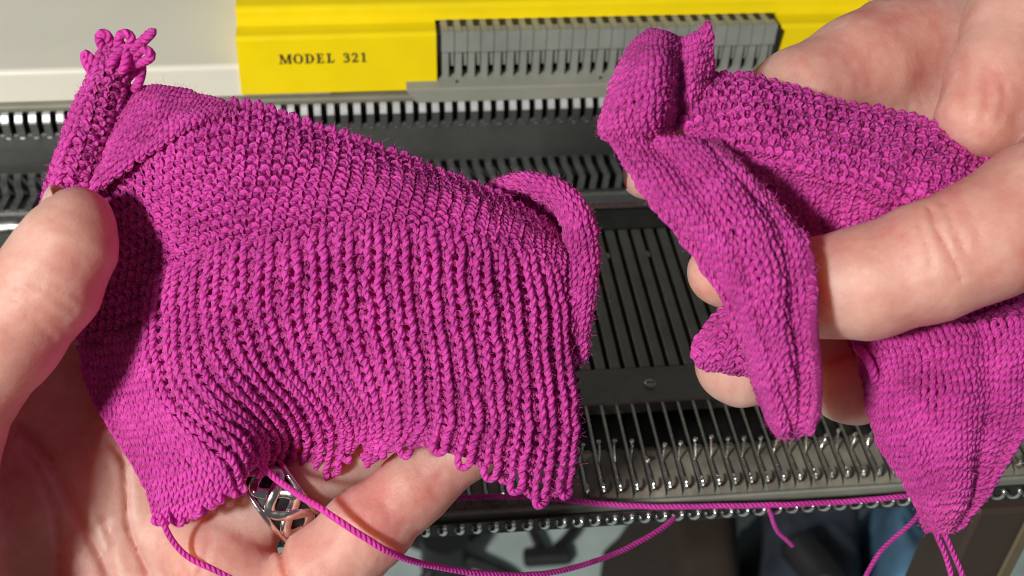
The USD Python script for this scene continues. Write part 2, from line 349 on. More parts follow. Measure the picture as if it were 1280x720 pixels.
for ch, g in letters:
    ms = []
    for q in getattr(g, 'geoms', [g]):
        m = trimesh.creation.extrude_polygon(q, 0.00008, engine='earcut'); ms.append(m)
    m = cat_(ms); v = np.array(m.vertices)
    z = capz + v[:, 1] * 3.2
    yy = yf + (z - zface0) / (zface1 - zface0) * (3.2)
    v = np.stack([a0[0] + v[:, 0] * sc, yy - 0.06 - v[:, 2] * 1000, z], 1) * 0.001
    part(cover_path, 'letter', trimesh.Trimesh(v, m.faces[:, ::-1], process=False), INK, label=f'black printed character {ch}')

# front of the bed: lands, needles with hooks and open latches, gate pegs
mpart('bed_front_edge', bevel_box(X0, X1, -45.9, -44.8, -6, -1.6, 0.3), RIMM)
mpart('groove_floor', bevel_box(X0, X1, -44.6, -26.0, -6, -3.2, 0.2), RIMM)
mpart('gate_rail', bevel_box(X0, X1, -47.6, -46.6, -9, -3.4, 0.25), BLACK)
def rod(pts, r, sides=8, caps=True):
    pts = np.asarray(pts, float) * 0.001
    d = pts[-1] - pts[0]; ref = np.array([1.0, 0.05, 0.02])
    v, f, uv = tubes(pts[None], np.broadcast_to(ref, pts.shape)[None], np.asarray(r) * 0.001, sides, caps=caps)
    return trimesh.Trimesh(v, f, process=False)
for i, x in enumerate(XS):
    if x < -150 or x > 190: continue
    # land between the grooves, its front end rounded down
    prof = [(-26.0, -6), (-26.0, -2.6), (-28.5, -1.3), (-32, -1.2), (-40.5, -1.5), (-42.6, -2.2), (-43.9, -3.6), (-44.2, -6)]
    mpart('land', prism_x(prof, x + 0.85, x + PITCH - 0.85), LANDM)
    j = rng.normal() * 0.25
    hook = [(x, -8.0, -1.0), (x, -20, -1.0), (x, -34, -0.9), (x, -40.5, -0.8)] + [(x, -41.6 + 1.3 * math.sin(a) * -1.3, -0.8 + 1.15 * (1 - math.cos(a))) for a in np.linspace(0.2, 3.9, 12)]
    n_ = mpart('needle', rod(spline(hook, 40), 0.5 * np.ones(40)), CHROME)
    tip = sphere((x, -42.9, 1.1 + j * .3), 0.62, 1, (1, 0.8, 1))
    part(n_, 'hook_tip', tip, CHROME)
    lean = rng.normal() * 0.16
    up = 6.3 + rng.normal() * 0.5
    if rng.random() < 0.13: lean, up = -0.9, 2.4
    ty, tz = -32.0 + math.sin(lean + .12) * up, -0.6 + math.cos(lean) * up
    lt = [(x + .1, -33.2, -0.6), (x + .1, -32.6, 0.6), (x + .12 + rng.normal() * .15, (ty - 32.6) / 2, tz * .55), (x + .1, ty, tz)]
    latch = cat_([rod(spline(lt, 14), 0.33), sphere((x + .1, ty, tz), 0.68, 1, (1, .6, 1.3))])
    part(n_, 'latch', latch, CHROME)
    # gate peg: bent wire with a bright rounded head, on a small angled bracket
    px = x + 2.0
    peg = [(px - 1.6, -46.9, -4.6), (px - 1.1, -48.6, -5.8), (px - 0.2, -49.8, -4.6), (px, -50.0, -2.0)]
    g_ = mpart('gate_peg', rod(spline(peg, 16), 0.55), STEEL)
    part(g_, 'peg_head', sphere((px, -50.0, -1.7), 0.62, 2), CHROME)

# ------------------------------------------------------------------ knitted fabric
class Patch:
    """A cloth surface through rows of points (pixel u, v and depth): s along a row, t from the first row to the last."""
    def __init__(self, rows, ts=None, ns=120, nt=120, bulge=None):
        Q = np.array([spline([L(*p) for p in r], ns) for r in rows])
        ts = np.linspace(0, 1, len(rows)) if ts is None else np.array(ts)
        tt = np.linspace(0, 1, nt)
        G = (CubicSpline if len(rows) > 2 else (lambda a, b: PchipInterpolator(a, b, axis=0)))(ts, Q)(tt) if len(rows) > 2 else Q[0][None] * (1 - tt)[:, None, None] + Q[1][None] * tt[:, None, None]
        if bulge is not None:
            S, T = np.meshgrid(np.linspace(0, 1, ns), tt); G[..., 2] += bulge(S, T)
        self.G = G; self.ns, self.nt = ns, nt
        gs, gt = np.gradient(G, axis=1), np.gradient(G, axis=0)
        n = np.cross(gs, gt); n /= np.linalg.norm(n, axis=2, keepdims=True) + 1e-12
        if np.mean(np.sum(n * G, -1)) > 0: n = -n
        for c in range(3): n[..., c] = ndimage.gaussian_filter(n[..., c], 1.5)
        self.N = n / np.linalg.norm(n, axis=2, keepdims=True)
    def at(self, s, t):
        cs, ct = np.clip(s, 0, 1) * (self.ns - 1), np.clip(t, 0, 1) * (self.nt - 1)
        pos = np.stack([ndimage.map_coordinates(self.G[..., c], [ct, cs], order=1) for c in range(3)], -1)
        nor = np.stack([ndimage.map_coordinates(self.N[..., c], [ct, cs], order=1) for c in range(3)], -1)
        e = 0.01                                      # straight on past the edges
        for (x, lo, hi, ax) in ((s, 0, 1, 1), (t, 0, 1, 0)):
            g = np.gradient(self.G, axis=ax) * ((self.ns if ax else self.nt) - 1)
            over = np.where(x < lo, x - lo, np.where(x > hi, x - hi, 0))
            if np.any(over):
                pos = pos + np.stack([ndimage.map_coordinates(g[..., c], [ct, cs], order=1) for c in range(3)], -1) * over[..., None]
        return pos, nor

class Tube(Patch):
    """A rolled edge: s runs round the roll, t along it."""
    def __init__(self, path, radii, nt=80, ns=64, flat=1.0, spin=0.0):
        pts = spline([L(*p) for p in path], nt)
        r = PchipInterpolator(np.linspace(0, 1, len(radii)), radii)(np.linspace(0, 1, nt))
        t = np.gradient(pts, axis=0); t /= np.linalg.norm(t, axis=1, keepdims=True)
        a = np.cross(t, [0, 0, 1.0]); a /= np.linalg.norm(a, axis=1, keepdims=True); b = np.cross(a, t)
        ang = np.linspace(0, 2 * np.pi, ns)[None, :, None] + (spin * np.linspace(0, 1, nt))[:, None, None] + np.pi / 2
        d = np.cos(ang) * a[:, None] + np.sin(ang) * b[:, None] * flat
        self.G = pts[:, None] + r[:, None, None] * d; self.N = np.broadcast_to(d, self.G.shape) / np.linalg.norm(d, axis=2, keepdims=True); self.ns, self.nt = ns, nt

def knit(patch, nw, nr, sign, r=0.60, amp=0.55, raise_=None, H=0.76, A=0.14, K=16, sides=8, warp=None, jitter=0.22, seed=0, loose=1.0, grow=None, keep=None):
    """Loops of yarn on the patch. sign(i, j): +1 where the smooth knit face shows, -1 where the purl bumps show. Returns {(i, j): row in the arrays} and the arrays."""
    I, J = np.meshgrid(np.arange(nw), np.arange(nr), indexing='ij')
    I, J = I.ravel(), J.ravel()
    if keep is not None:
        k = keep(I, J); I, J = I[k], J[k]
    tau = np.linspace(0, 1, K + 1)[None]
    loose = loose(I, J)[:, None] if callable(loose) else loose * 0.7
    sg = np.vectorize(sign)
    s0 = sg(I, J).astype(float)[:, None]; sm = sg(np.maximum(I - 1, 0), J).astype(float)[:, None]; sp = sg(np.minimum(I + 1, nw - 1), J).astype(float)[:, None]
    wl = np.clip(0.5 - tau / 0.3, 0, 0.5); wr = np.clip(0.5 - (1 - tau) / 0.3, 0, 0.5)
    wl, wr = [2 * w * w * (3 - 4 * w) for w in (wl, wr)]
    s = s0 * (1 - wl - wr) + sm * wl + sp * wr
    ro = 0.0 if raise_ is None else raise_
    def nz(a, b, q): return meshkit.noise(np.stack([(I[:, None] + tau) * a + q * 13.7, J[:, None] * b + 0 * tau + q * 5.1, np.zeros((len(I), K + 1)) + seed], -1), q) - 0.5
    x = tau + A * (1 + 0.5 * nz(.9, 1.1, 1)) * np.sin(4 * np.pi * tau)
    W = I[:, None] + x + loose * 0.75 * nz(.55, .6, 2)
    if warp is not None: W = warp(W, J[:, None])
    y = H * (1 + loose * 0.5 * nz(.9, 1.2, 3)) * np.cos(2 * np.pi * tau)
    T = (J[:, None] + 0.5 + y) + loose * 0.8 * nz(.5, .45, 4) + loose * 0.35 * nz(.9, 1.3, 7)
    z = -s * amp * (1 + loose * 0.8 * nz(.9, 1.2, 5)) * np.cos(4 * np.pi * tau) + s * ro + loose * 0.7 * nz(.8, .9, 6)
    if grow is not None: T = np.where(T > nr * 0.6, nr * 0.6 + (T - nr * 0.6) * (1 + grow(W)), T)
    pos, nor = patch.at(W / nw, T / nr)
    pos = pos + nor * z[..., None]
    if jitter:
        off = np.array([[0, 0, 0], [41.3, 7, 2], [5, 27.7, 9]])
        pos = pos + (meshkit.noise(pos[..., None, :] * 0.42 + off, 11 + seed) - 0.5) * 2 * jitter
        pos = pos + (meshkit.noise(pos[..., None, :] * 0.13 + off, 19 + seed) - 0.5) * 2 * jitter * 1.2
    rad = r * (0.92 + 0.22 * meshkit.noise(pos * 0.35, 5 + seed))
    return dict(I=I, J=J, pos=lens(pos), nor=nor @ ROT.T, rad=rad * 0.001, K=K, sides=sides)

def knit_part(parent, name, kd, sel, label=None, kind=None):
    if not np.any(sel): return
    p, n, r = kd['pos'][sel], kd['nor'][sel], kd['rad'][sel]
    v, f, uv = tubes(p, n, r, kd['sides'], u0=(kd['I'][sel] * 7.0 + kd['J'][sel] * 3.3))
    return part(parent, name, (v, f), YARN, True, uv, label, kind)

def backing(parent, patch, gap=1.3, label=None, n=40):
    s, t = np.meshgrid(np.linspace(0.01, .99, n), np.linspace(0.01, .99, n))
    p, nn = patch.at(s, t); p = p - nn * (gap(s, t) if callable(gap) else np.full(s.shape, gap))[..., None]
    v = lens(p.reshape(-1, 3)); i, j = np.meshgrid(np.arange(n - 1), np.arange(n - 1), indexing='ij')
    a = (i * n + j).ravel(); q = np.stack([a, a + 1, a + n + 1, a + n], 1)
    uv = np.stack([s.ravel() * 80, t.ravel() * 60], 1)
    part(parent, 'inner_layer', (v, q), YARN, True, uv, label)

def fuzz(parent, kds, n, length=(0.7, 2.2), seed=1, w=0.00004):
    g = np.random.default_rng(seed); allp = np.concatenate([k['pos'].reshape(-1, 3) for k in kds]); alln = np.concatenate([k['nor'].reshape(-1, 3) for k in kds]); allr = np.concatenate([k['rad'].reshape(-1) for k in kds])
    idx = g.integers(0, len(allp), n)
    d = alln[idx] * g.uniform(-0.2, 1.0, (n, 1)) + g.normal(size=(n, 3)) * 0.8; d /= np.linalg.norm(d, axis=1, keepdims=True)
    ln = g.uniform(*length, (n, 1)) * 0.001; b = g.normal(size=(n, 3)) * 0.45
    st = allp[idx] + d * allr[idx][:, None] * 0.8
    pts = np.stack([st, st + d * ln * .4 + b * ln * .05, st + d * ln * .75 + b * ln * .22, st + (d + b * .5) * ln], 1)
    c = UsdGeom.BasisCurves.Define(stage, numbered(f'{parent}/loose_fibres'))
    c.CreateTypeAttr('linear'); c.CreateCurveVertexCountsAttr(Vt.IntArray.FromNumpy(np.full(n, 4, np.int32)))
    c.CreatePointsAttr(Vt.Vec3fArray.FromNumpy(pts.reshape(-1, 3).astype(np.float32)))
    c.CreateWidthsAttr(Vt.FloatArray.FromNumpy(np.full(n * 4, w, np.float32))); c.SetWidthsInterpolation('vertex')
    UsdShade.MaterialBindingAPI.Apply(c.GetPrim()).Bind(FUZZ); data(c.GetPrim(), kind='stuff')

# ---- left swatch
sw = thing('knitted_swatch', 'magenta knitted swatch with ribbed skirt and rolled edges spread over the open palm', 'knitting')
NW, NR, RB = 42, 34, 12           # wales, rows, first rib row
FL = 8                           # wales of the left flap
fan = lambda pts: pts
rowsA = [
    [(104, 238, 240), (158, 194, 236), (214, 157, 235), (280, 134, 235), (400, 160, 233), (470, 184, 234), (545, 214, 236), (620, 244, 238), (692, 290, 242)],
    [(112, 270, 239), (175, 235, 232), (235, 203, 227), (310, 180, 227), (405, 196, 228), (478, 214, 229), (555, 236, 231), (630, 264, 234), (700, 305, 239)],
    [(104, 365, 244), (190, 346, 234), (260, 312, 227), (335, 296, 225), (405, 284, 225), (485, 282, 226), (562, 290, 228), (630, 308, 231), (706, 340, 236)],
    [(100, 440, 248), (185, 430, 237), (262, 405, 229), (340, 385, 227), (415, 376, 226), (492, 372, 227), (570, 376, 228), (645, 388, 231), (716, 405, 237)],
    [(132, 525, 247), (205, 520, 237), (275, 495, 231), (345, 478, 234), (422, 470, 232), (500, 470, 228), (580, 474, 229), (655, 482, 231), (724, 490, 237)],
    [(172, 590, 243), (228, 582, 236), (285, 556, 233), (345, 532, 243), (425, 525, 242), (502, 528, 230), (590, 540, 229), (662, 548, 231), (726, 540, 237)],
    [(194, 648, 244), (248, 640, 238), (292, 608, 234), (348, 566, 249), (422, 562, 248), (500, 556, 231), (600, 582, 229), (668, 590, 231), (722, 575, 237)],
]
tsA = [0, 0.10, RB / NR, 0.52, 0.74, 0.90, 1.0]
patchA = Patch(rowsA, tsA, 160, 140)
def signA(i, j):
    if i < FL: return 1 if j >= RB + 3 + (FL - i) * 0.2 else -1
    if j < RB: return -1
    return 1 if (i - FL) % 2 == 0 else -1
def warpA(W, J):
    q = (W - FL); k = np.floor(q / 2); f = q / 2 - k
    wk = 0.84                                        # share of a rib pair taken by its knit column
    g = np.where(f < 0.5, f * 2 * wk, wk + (f - 0.5) * 2 * (1 - wk))
    on = np.clip((J - RB + 1.0) / 2.5, 0, 1) * (q > 0)
    return np.where(on > 0, FL + 2 * (k + f * (1 - on) + g * on) - 0.2 * on, W)
class RibPatch(Patch): pass
def growA(W): return 0.40 * (meshkit.noise(np.stack([W * .36, 0 * W, 0 * W], -1), 31) - 0.5) * np.clip((W - FL) / 3.0, 0, 1)
kA = knit(patchA, NW, NR, signA, r=0.635, amp=0.50, raise_=0.0, H=0.80, A=0.14, warp=warpA, seed=1, loose=lambda i, j: np.where((i >= FL) & (j >= RB), 0.30, 0.42), grow=growA)
# ribs stand proud, the purl columns between them sink
isrib = (kA['I'] >= FL) & (kA['J'] >= RB)
knitcol = isrib & ((kA['I'] - FL) % 2 == 0)
tau = np.linspace(0, 1, kA['K'] + 1)
prof_ = np.sin(np.pi * tau)
ramp = np.clip((kA['J'] - RB + 1) / 3.0, 0, 1)[:, None]
rise = np.where(knitcol[:, None], 0.55 * prof_[None] ** 0.6, 0) + np.where((isrib & ~knitcol)[:, None], -0.95 * prof_[None], 0)
kA['pos'] += kA['nor'] * (rise * ramp * 0.001)[..., None]
backing(sw, patchA, lambda s, t: 0.5 + 1.15 * np.clip((t - RB / NR + 0.02) / 0.05, 0, 1) * np.clip((s - FL / NW + .02) / .04, 0, 1), n=70)
for j in range(RB):
    knit_part(sw, 'purl_row', kA, (kA['J'] == j) & (kA['I'] >= FL))
for i in range(FL):
    knit_part(sw, 'flap_column', kA, kA['I'] == i)
for i in range(FL, NW):
    sel = (kA['I'] == i) & (kA['J'] >= RB)
    knit_part(sw, 'rib' if (i - FL) % 2 == 0 else 'rib_furrow', kA, sel)
# back layer showing above the slanted fold
patchB = Patch([
    [(152, 116, 236), (186, 109, 235), (225, 113, 235), (262, 123, 235), (298, 137, 236)],
    [(142, 150, 234), (178, 136, 232), (220, 130, 232), (260, 133, 233), (298, 139, 234)],
    [(126, 200, 233), (166, 173, 230.5), (212, 152, 230.5), (257, 143, 231), (298, 141, 233)],
    [(110, 248, 234), (152, 213, 230.5), (202, 179, 229.5), (253, 154, 230.5), (300, 143, 232)]], None, 90, 90)
kB = knit(patchB, 15, 10, lambda i, j: 1, r=0.56, amp=0.42, H=0.74, A=0.12, seed=2)
for j in range(10): knit_part(sw, 'back_layer_row', kB, kB['J'] == j)
backing(sw, patchB, 0.8)
# rolled edge at the left: knit columns run along the roll
tubeC = Tube([(150, 62, 234), (139, 92, 233), (122, 135, 233), (108, 180, 234), (95, 225, 236), (82, 270, 239)], [2.7, 3.3, 3.8, 4.2, 4.4, 4.4], flat=0.92, spin=0.5)
kC = knit(tubeC, 12, 20, lambda i, j: 1 if i % 4 == 0 else -1, r=0.58, amp=0.6, H=0.78, A=0.14, seed=3)
for i in range(12): knit_part(sw, 'rolled_edge_column', kC, kC['I'] == i)
core = Tube([(150, 62, 234), (139, 92, 233), (122, 135, 233), (108, 180, 234), (95, 225, 236), (82, 270, 239)], [1.8, 2.3, 2.7, 3.0, 3.2, 3.2], flat=0.92)
backing(sw, core, 0.0)
def loop(parent, pts, r=0.95, name='picot_loop', n=22):
    q = spline([P(*p) for p in pts], n); c = q.mean(0)
    ref = np.broadcast_to(ROT @ np.array([0.15, 0.2, -1.0]), q.shape)
    v, f, uv = tubes(q[None], ref[None], r * 0.001, 8, caps=True)
    part(parent, name, (v, f), YARN, True, uv)
for pts in ([(138, 74, 233), (128, 58, 231), (124, 46, 230), (131, 42, 229), (138, 52, 230), (146, 70, 231)],
            [(144, 72, 231), (148, 54, 229), (154, 42, 228), (162, 44, 228), (162, 58, 229), (158, 72, 231)],
            [(158, 80, 232), (170, 62, 230), (182, 49, 228), (195, 36, 227)],
            [(156, 74, 231), (168, 60, 229), (182, 47, 228), (192, 37, 227)],
            [(156, 84, 232), (170, 70, 230), (182, 62, 229), (189, 68, 229), (182, 76, 230), (166, 88, 232)],
            [(132, 88, 232), (116, 76, 231), (106, 68, 231), (107, 76, 231), (120, 88, 232)],
            [(156, 98, 234), (168, 88, 233), (176, 82, 233), (177, 90, 233), (160, 104, 234)],
            [(140, 84, 230), (148, 66, 229), (156, 60, 229), (158, 72, 229), (150, 88, 230)]):
    loop(sw, pts, 0.92)
# rolled band at the right
pD = [(606, 244, 247), (636, 231, 244), (672, 229, 241), (704, 244, 239), (724, 272, 238), (733, 312, 238), (732, 355, 238), (728, 405, 239), (724, 450, 240)]
tubeD = Tube(pD, [0.9, 1.2, 1.5, 1.9, 2.1, 2.0, 1.7, 1.3, 0.9], flat=0.9, spin=0.4)
kD = knit(tubeD, 6, 28, lambda i, j: 1, r=0.56, amp=0.4, H=0.74, seed=4)
for i in range(6): knit_part(sw, 'side_roll_column', kD, kD['I'] == i)
backing(sw, Tube(pD, [0.5, 0.7, 1.0, 1.3, 1.4, 1.3, 1.0, 0.8, 0.5], flat=0.9), 0.0)
pD2 = [(668, 240, 245), (692, 250, 242), (708, 272, 240), (716, 300, 238), (718, 335, 238), (716, 375, 238), (712, 420, 238)]
tubeD2 = Tube(pD2, [0.8, 1.0, 1.2, 1.4, 1.4, 1.2, 0.9], flat=0.9, spin=0.3)
kD2 = knit(tubeD2, 6, 24, lambda i, j: 1, r=0.52, amp=0.35, H=0.74, seed=14)
for i in range(6): knit_part(sw, 'side_roll_column', kD2, kD2['I'] == i)
# inside of the turned-over side, seen in the hollow of the band
patchE = Patch([[(596, 238, 249), (650, 236, 248), (700, 248, 246)], [(640, 262, 248), (688, 275, 247), (726, 300, 244)], [(690, 300, 246), (712, 335, 244), (734, 385, 242)]], None, 50, 50)
kE = knit(patchE, 10, 9, lambda i, j: -1, r=0.6, amp=0.45, seed=21)
for j in range(9): knit_part(sw, 'turned_side_row', kE, kE['J'] == j)
backing(sw, patchE, 0.8)
# cast-on loops along the lower edge
bot = []
for i in list(range(0, FL, 2)) + list(range(FL, NW, 2)):
    s = (i + 0.75) / NW
    te = 0.6 + 0.4 * (1 + float(growA(np.array([s * NW]))[0])) - 0.01
    p, n = patchA.at(np.array([s]), np.array([te])); p, n = p[0], n[0]
    g = patchA.at(np.array([s]), np.array([te - 0.03]))[0][0]; dn = p - g; dn /= np.linalg.norm(dn)
    sd = np.cross(dn, n); ln = rng.uniform(1.2, 3.2)
    tw = rng.normal() * 0.5
    c = [p - sd * 1.0 + n * 0.4, p - sd * 1.15 + dn * ln * .6 + n * .9, p + dn * ln + n * (0.4 + tw) + sd * tw, p + sd * 1.1 + dn * ln * .55 + n * .9, p + sd * 0.9 + n * 0.2]
    q = lens(spline(c, 20)); v, f, uv = tubes(q[None], np.broadcast_to(n @ ROT.T + 0.01, q.shape)[None], 0.00068 + 0.0001 * rng.random(), 8, caps=True)
    part(sw, 'cast_on_loop', (v, f), YARN, True, uv)
fuzz(sw, [kA, kB, kC, kD], 30000, (0.3, 1.15), seed=5)
fuzz(sw, [kA, kB, kC, kD], 6000, (0.7, 1.9), seed=15, w=0.000024)
# yarn tail of this swatch, hanging from its lower left corner
strand(sw, 'yarn_tail', [P(198, 640, 238), P(208, 662, 239), P(228, 690, 241), P(258, 708, 242), P(292, 724, 243), P(340, 748, 245)], 0.62, 60)

# ---- right swatch
sr = thing('knitted_swatch', 'magenta knitted swatch curled over itself and pinched under the thumb at the right', 'knitting')
def patch_part(rows, ts, nw, nr, sign, name, along='I', bulge=None, gap=0.85, **k):
    pt = Patch(rows, ts, 100, 100, bulge); kd = knit(pt, nw, nr, sign, **k)
    for q in range(nw if along == 'I' else nr): knit_part(sr, name, kd, kd[along] == q)
    backing(sr, pt, gap); return kd
k1 = patch_part([
    [(842, 128, 226), (880, 100, 228), (930, 98, 230), (1005, 118, 230), (1085, 138, 230), (1165, 158, 230), (1245, 222, 228)],
    [(850, 150, 222), (895, 130, 222), (950, 132, 223), (1015, 150, 223), (1090, 172, 223), (1165, 195, 223), (1235, 245, 223)],
    [(866, 178, 222), (920, 172, 220), (975, 180, 219), (1030, 195, 219), (1095, 215, 219), (1160, 235, 219), (1220, 262, 221)],
    [(885, 198, 226), (940, 200, 224), (990, 212, 222), (1045, 230, 221), (1100, 250, 221), (1150, 270, 221), (1205, 282, 222)]], None, 30, 9, lambda i, j: -1, 'purl_row', 'J', r=0.76, amp=0.5, seed=6)
k2 = patch_part([
    [(890, 194, 227), (940, 204, 225), (990, 217, 224), (1045, 234, 223), (1100, 252, 223), (1160, 275, 222)],
    [(905, 240, 232), (955, 250, 230), (1000, 262, 229), (1050, 275, 228), (1100, 284, 226), (1150, 295, 224)],
    [(930, 330, 240), (970, 330, 239), (1010, 330, 238), (1055, 328, 236), (1100, 325, 233), (1145, 320, 230)]], None, 22, 12, lambda i, j: 1 if i % 2 == 0 else -1, 'rib', 'I', r=0.68, amp=0.5, seed=7, gap=1.6,
    warp=lambda W, J: np.floor(W / 2) * 2 + np.where(W / 2 - np.floor(W / 2) < .5, (W / 2 - np.floor(W / 2)) * 2 * 1.4, 1.4 + ((W / 2 - np.floor(W / 2)) - .5) * 2 * 0.6))
# broad front band that curls down to a tip
k3 = patch_part([
    [(758, 166, 219), (790, 172, 213), (830, 172, 211), (868, 172, 213), (897, 182, 222)],
    [(779, 200, 215), (815, 205, 209), (858, 202, 207), (905, 210, 205), (935, 225, 214)],
    [(808, 243, 211), (850, 250, 204), (895, 248, 201), (945, 252, 203), (974, 266, 213)],
    [(848, 296, 211), (892, 300, 204), (932, 305, 200), (972, 305, 201), (996, 310, 211)],
    [(884, 345, 211), (917, 352, 204), (948, 356, 199), (975, 358, 200), (1000, 362, 210)],
    [(915, 400, 210), (938, 408, 203), (958, 410, 199), (980, 410, 200), (1000, 410, 209)],
    [(940, 460, 210), (956, 466, 203), (974, 467, 200), (992, 465, 201), (1008, 462, 209)],
    [(960, 515, 210), (972, 522, 205), (986, 524, 203), (1000, 520, 204), (1013, 512, 209)],
    [(978, 542, 211), (984, 545, 209), (990, 546, 208), (998, 543, 209), (1006, 536, 211)]], None, 13, 34, lambda i, j: 1, 'band_column', 'I', r=0.56, amp=0.36, H=0.72, A=0.12, seed=8, gap=0.9, loose=0.9,
    bulge=lambda S, T: 3.4 * np.sin(np.pi * S) + 2.2 * np.exp(-((S - 0.36 - 0.18 * T) / 0.07) ** 2) + 1.8 * np.exp(-((S - 0.74 + 0.1 * T) / 0.06) ** 2) - 1.6 * np.exp(-((S - 0.96) / 0.06) ** 2) - 8.5 * S ** 2 * np.clip(T - 0.25, 0, .3) / .3 * (1.2 - T) - 1.2 * np.exp(-((S - 0.03) / 0.05) ** 2) + 1.2 * np.sin(9 * T + 5 * S) * S * (1 - S))
# upper flap curling back
k4 = patch_part([
    [(784, 72, 224), (800, 47, 224), (825, 40, 225), (850, 46, 226), (870, 40, 226), (887, 33, 226)],
    [(770, 100, 221), (795, 85, 216), (825, 75, 216), (850, 76, 219), (872, 72, 222), (888, 66, 225)],
    [(758, 135, 220), (785, 125, 213), (818, 115, 212), (845, 108, 216), (868, 100, 221), (888, 92, 226)],
    [(750, 160, 220), (778, 158, 214), (810, 150, 212), (840, 140, 215), (862, 128, 220), (885, 112, 227)],
    [(760, 174, 222), (785, 176, 219), (815, 170, 218), (843, 158, 220), (862, 148, 223), (882, 132, 228)]], None, 14, 13, lambda i, j: 1, 'flap_column', 'I', r=0.58, amp=0.36, H=0.72, A=0.12, seed=9, loose=0.9,
    bulge=lambda S, T: 7.5 * np.exp(-((S - 0.66 + 0.1 * T) / 0.12) ** 2) * (0.35 + 0.65 * T) + 1.2 * np.exp(-((S - 0.28) / 0.06) ** 2) * T - 1.3 * np.exp(-((T - 0.02) / 0.08) ** 2) - 1.4 * np.exp(-((T - 0.96) / 0.06) ** 2))
# small ribbed flap lying on the third finger
k5 = patch_part([
    [(905, 386, 226), (925, 384, 224), (945, 388, 224), (965, 396, 226)],
    [(884, 410, 226), (910, 410, 222), (935, 414, 222), (960, 420, 225)],
    [(869, 432, 227), (898, 440, 223), (930, 445, 222), (962, 450, 226)],
    [(876, 456, 230), (905, 464, 228), (935, 466, 228), (962, 468, 230)]], None, 10, 8, lambda i, j: 1 if i % 2 == 0 else -1, 'small_flap_column', 'I', r=0.58, amp=0.5, seed=10)
# hanging corner at the lower right
k6 = patch_part([
    [(1060, 418, 236), (1115, 425, 230), (1170, 415, 227), (1230, 405, 226), (1300, 395, 226)],
    [(1078, 470, 233), (1125, 472, 226), (1175, 462, 223), (1232, 456, 223), (1300, 450, 225)],
    [(1090, 535, 232), (1132, 530, 224), (1180, 520, 221), (1235, 516, 222), (1292, 515, 225)],
    [(1122, 590, 231), (1153, 585, 225), (1185, 580, 222), (1220, 578, 223), (1256, 572, 227)],
    [(1148, 635, 230), (1166, 634, 226), (1186, 632, 224), (1205, 630, 225), (1222, 622, 229)],
    [(1158, 660, 230), (1168, 662, 228), (1178, 662, 227), (1187, 661, 228), (1196, 656, 230)]], None, 16, 19, lambda i, j: 1, 'corner_row', 'J', r=0.6, amp=0.36, H=0.74, A=0.12, seed=11, loose=0.9,
    bulge=lambda S, T: 2.4 * np.exp(-((S - 0.30 - 0.15 * T) / 0.10) ** 2) * (1 - T) + 2.0 * np.exp(-((S - 0.70 - .05 * T) / 0.08) ** 2) - 1.5 * np.exp(-((S - 0.98) / 0.05) ** 2) - 1.2 * np.exp(-((S - 0.02) / 0.05) ** 2) + 1.0 * np.sin(8 * T + 4 * S) * S * (1 - S))
# shaded inner fold under the thumb
k7 = patch_part([
    [(985, 395, 238), (1060, 400, 238), (1140, 390, 238), (1220, 370, 238), (1310, 345, 238)],
    [(985, 450, 244), (1060, 470, 245), (1140, 460, 244), (1220, 440, 243), (1310, 430, 242)]], None, 20, 6, lambda i, j: -1, 'inner_fold_row', 'J', r=0.62, amp=0.5, seed=12)
loop(sr, [(1068, 436, 232), (1082, 446, 229), (1090, 462, 228), (1094, 478, 229), (1092, 490, 231)], 0.9, 'loose_loop')
fuzz(sr, [k1, k2, k3, k4, k6], 18000, (0.3, 1.1), seed=6)
for k, off in enumerate((0, 9)):
    strand(sr, 'yarn_tail', [P(1166 + off, 650, 229), P(1172 + off * 1.2, 672, 229), P(1183 + off * 1.3, 698, 230), P(1190 + off * 1.6, 725, 231), P(1200 + off * 1.6, 765, 233)], 0.55, 40)

# ---- loose yarn
z_lay = 1.2
lay = [on_plane(u, v, 2, z_lay) * 0.001 for u, v in ((470, 640), (520, 627), (580, 622), (640, 621), (700, 624), (745, 629), (800, 633), (860, 633), (930, 632), (1000, 630), (1070, 626), (1140, 619))]
strand(None, 'yarn_strand', lay, 0.75, 160, 'magenta yarn strand laid straight along the row of needle hooks', 'yarn')
strand(None, 'yarn_strand', [P(318, 575, 240), P(345, 598, 241), P(372, 618, 238), P(400, 635, 233), P(430, 655, 231.5), P(470, 681, 233), P(505, 698, 241), P(580, 714, 258), P(650, 719, 270), P(730, 706, 288), P(790, 682, 304), P(828, 660, 312), P(846, 645, 318)], 0.68, 150, 'magenta working yarn crossing the ring and looping down to the needles', 'yarn')
strand(None, 'yarn_strand', [P(958, 634, 322), P(966, 650, 326), P(972, 664, 330), P(985, 676, 334), P(992, 684, 336)], 0.62, 50, 'short magenta yarn end hanging below the needles beside dark blue cloth', 'yarn')
strand(None, 'yarn_strand', [P(1150, 622, 320), P(1147, 645, 318), P(1128, 664, 316), P(1106, 684, 314), P(1090, 706, 312), P(1076, 735, 310)], 0.62, 60, 'magenta yarn drooping from the bed edge in front of blue denim', 'yarn')

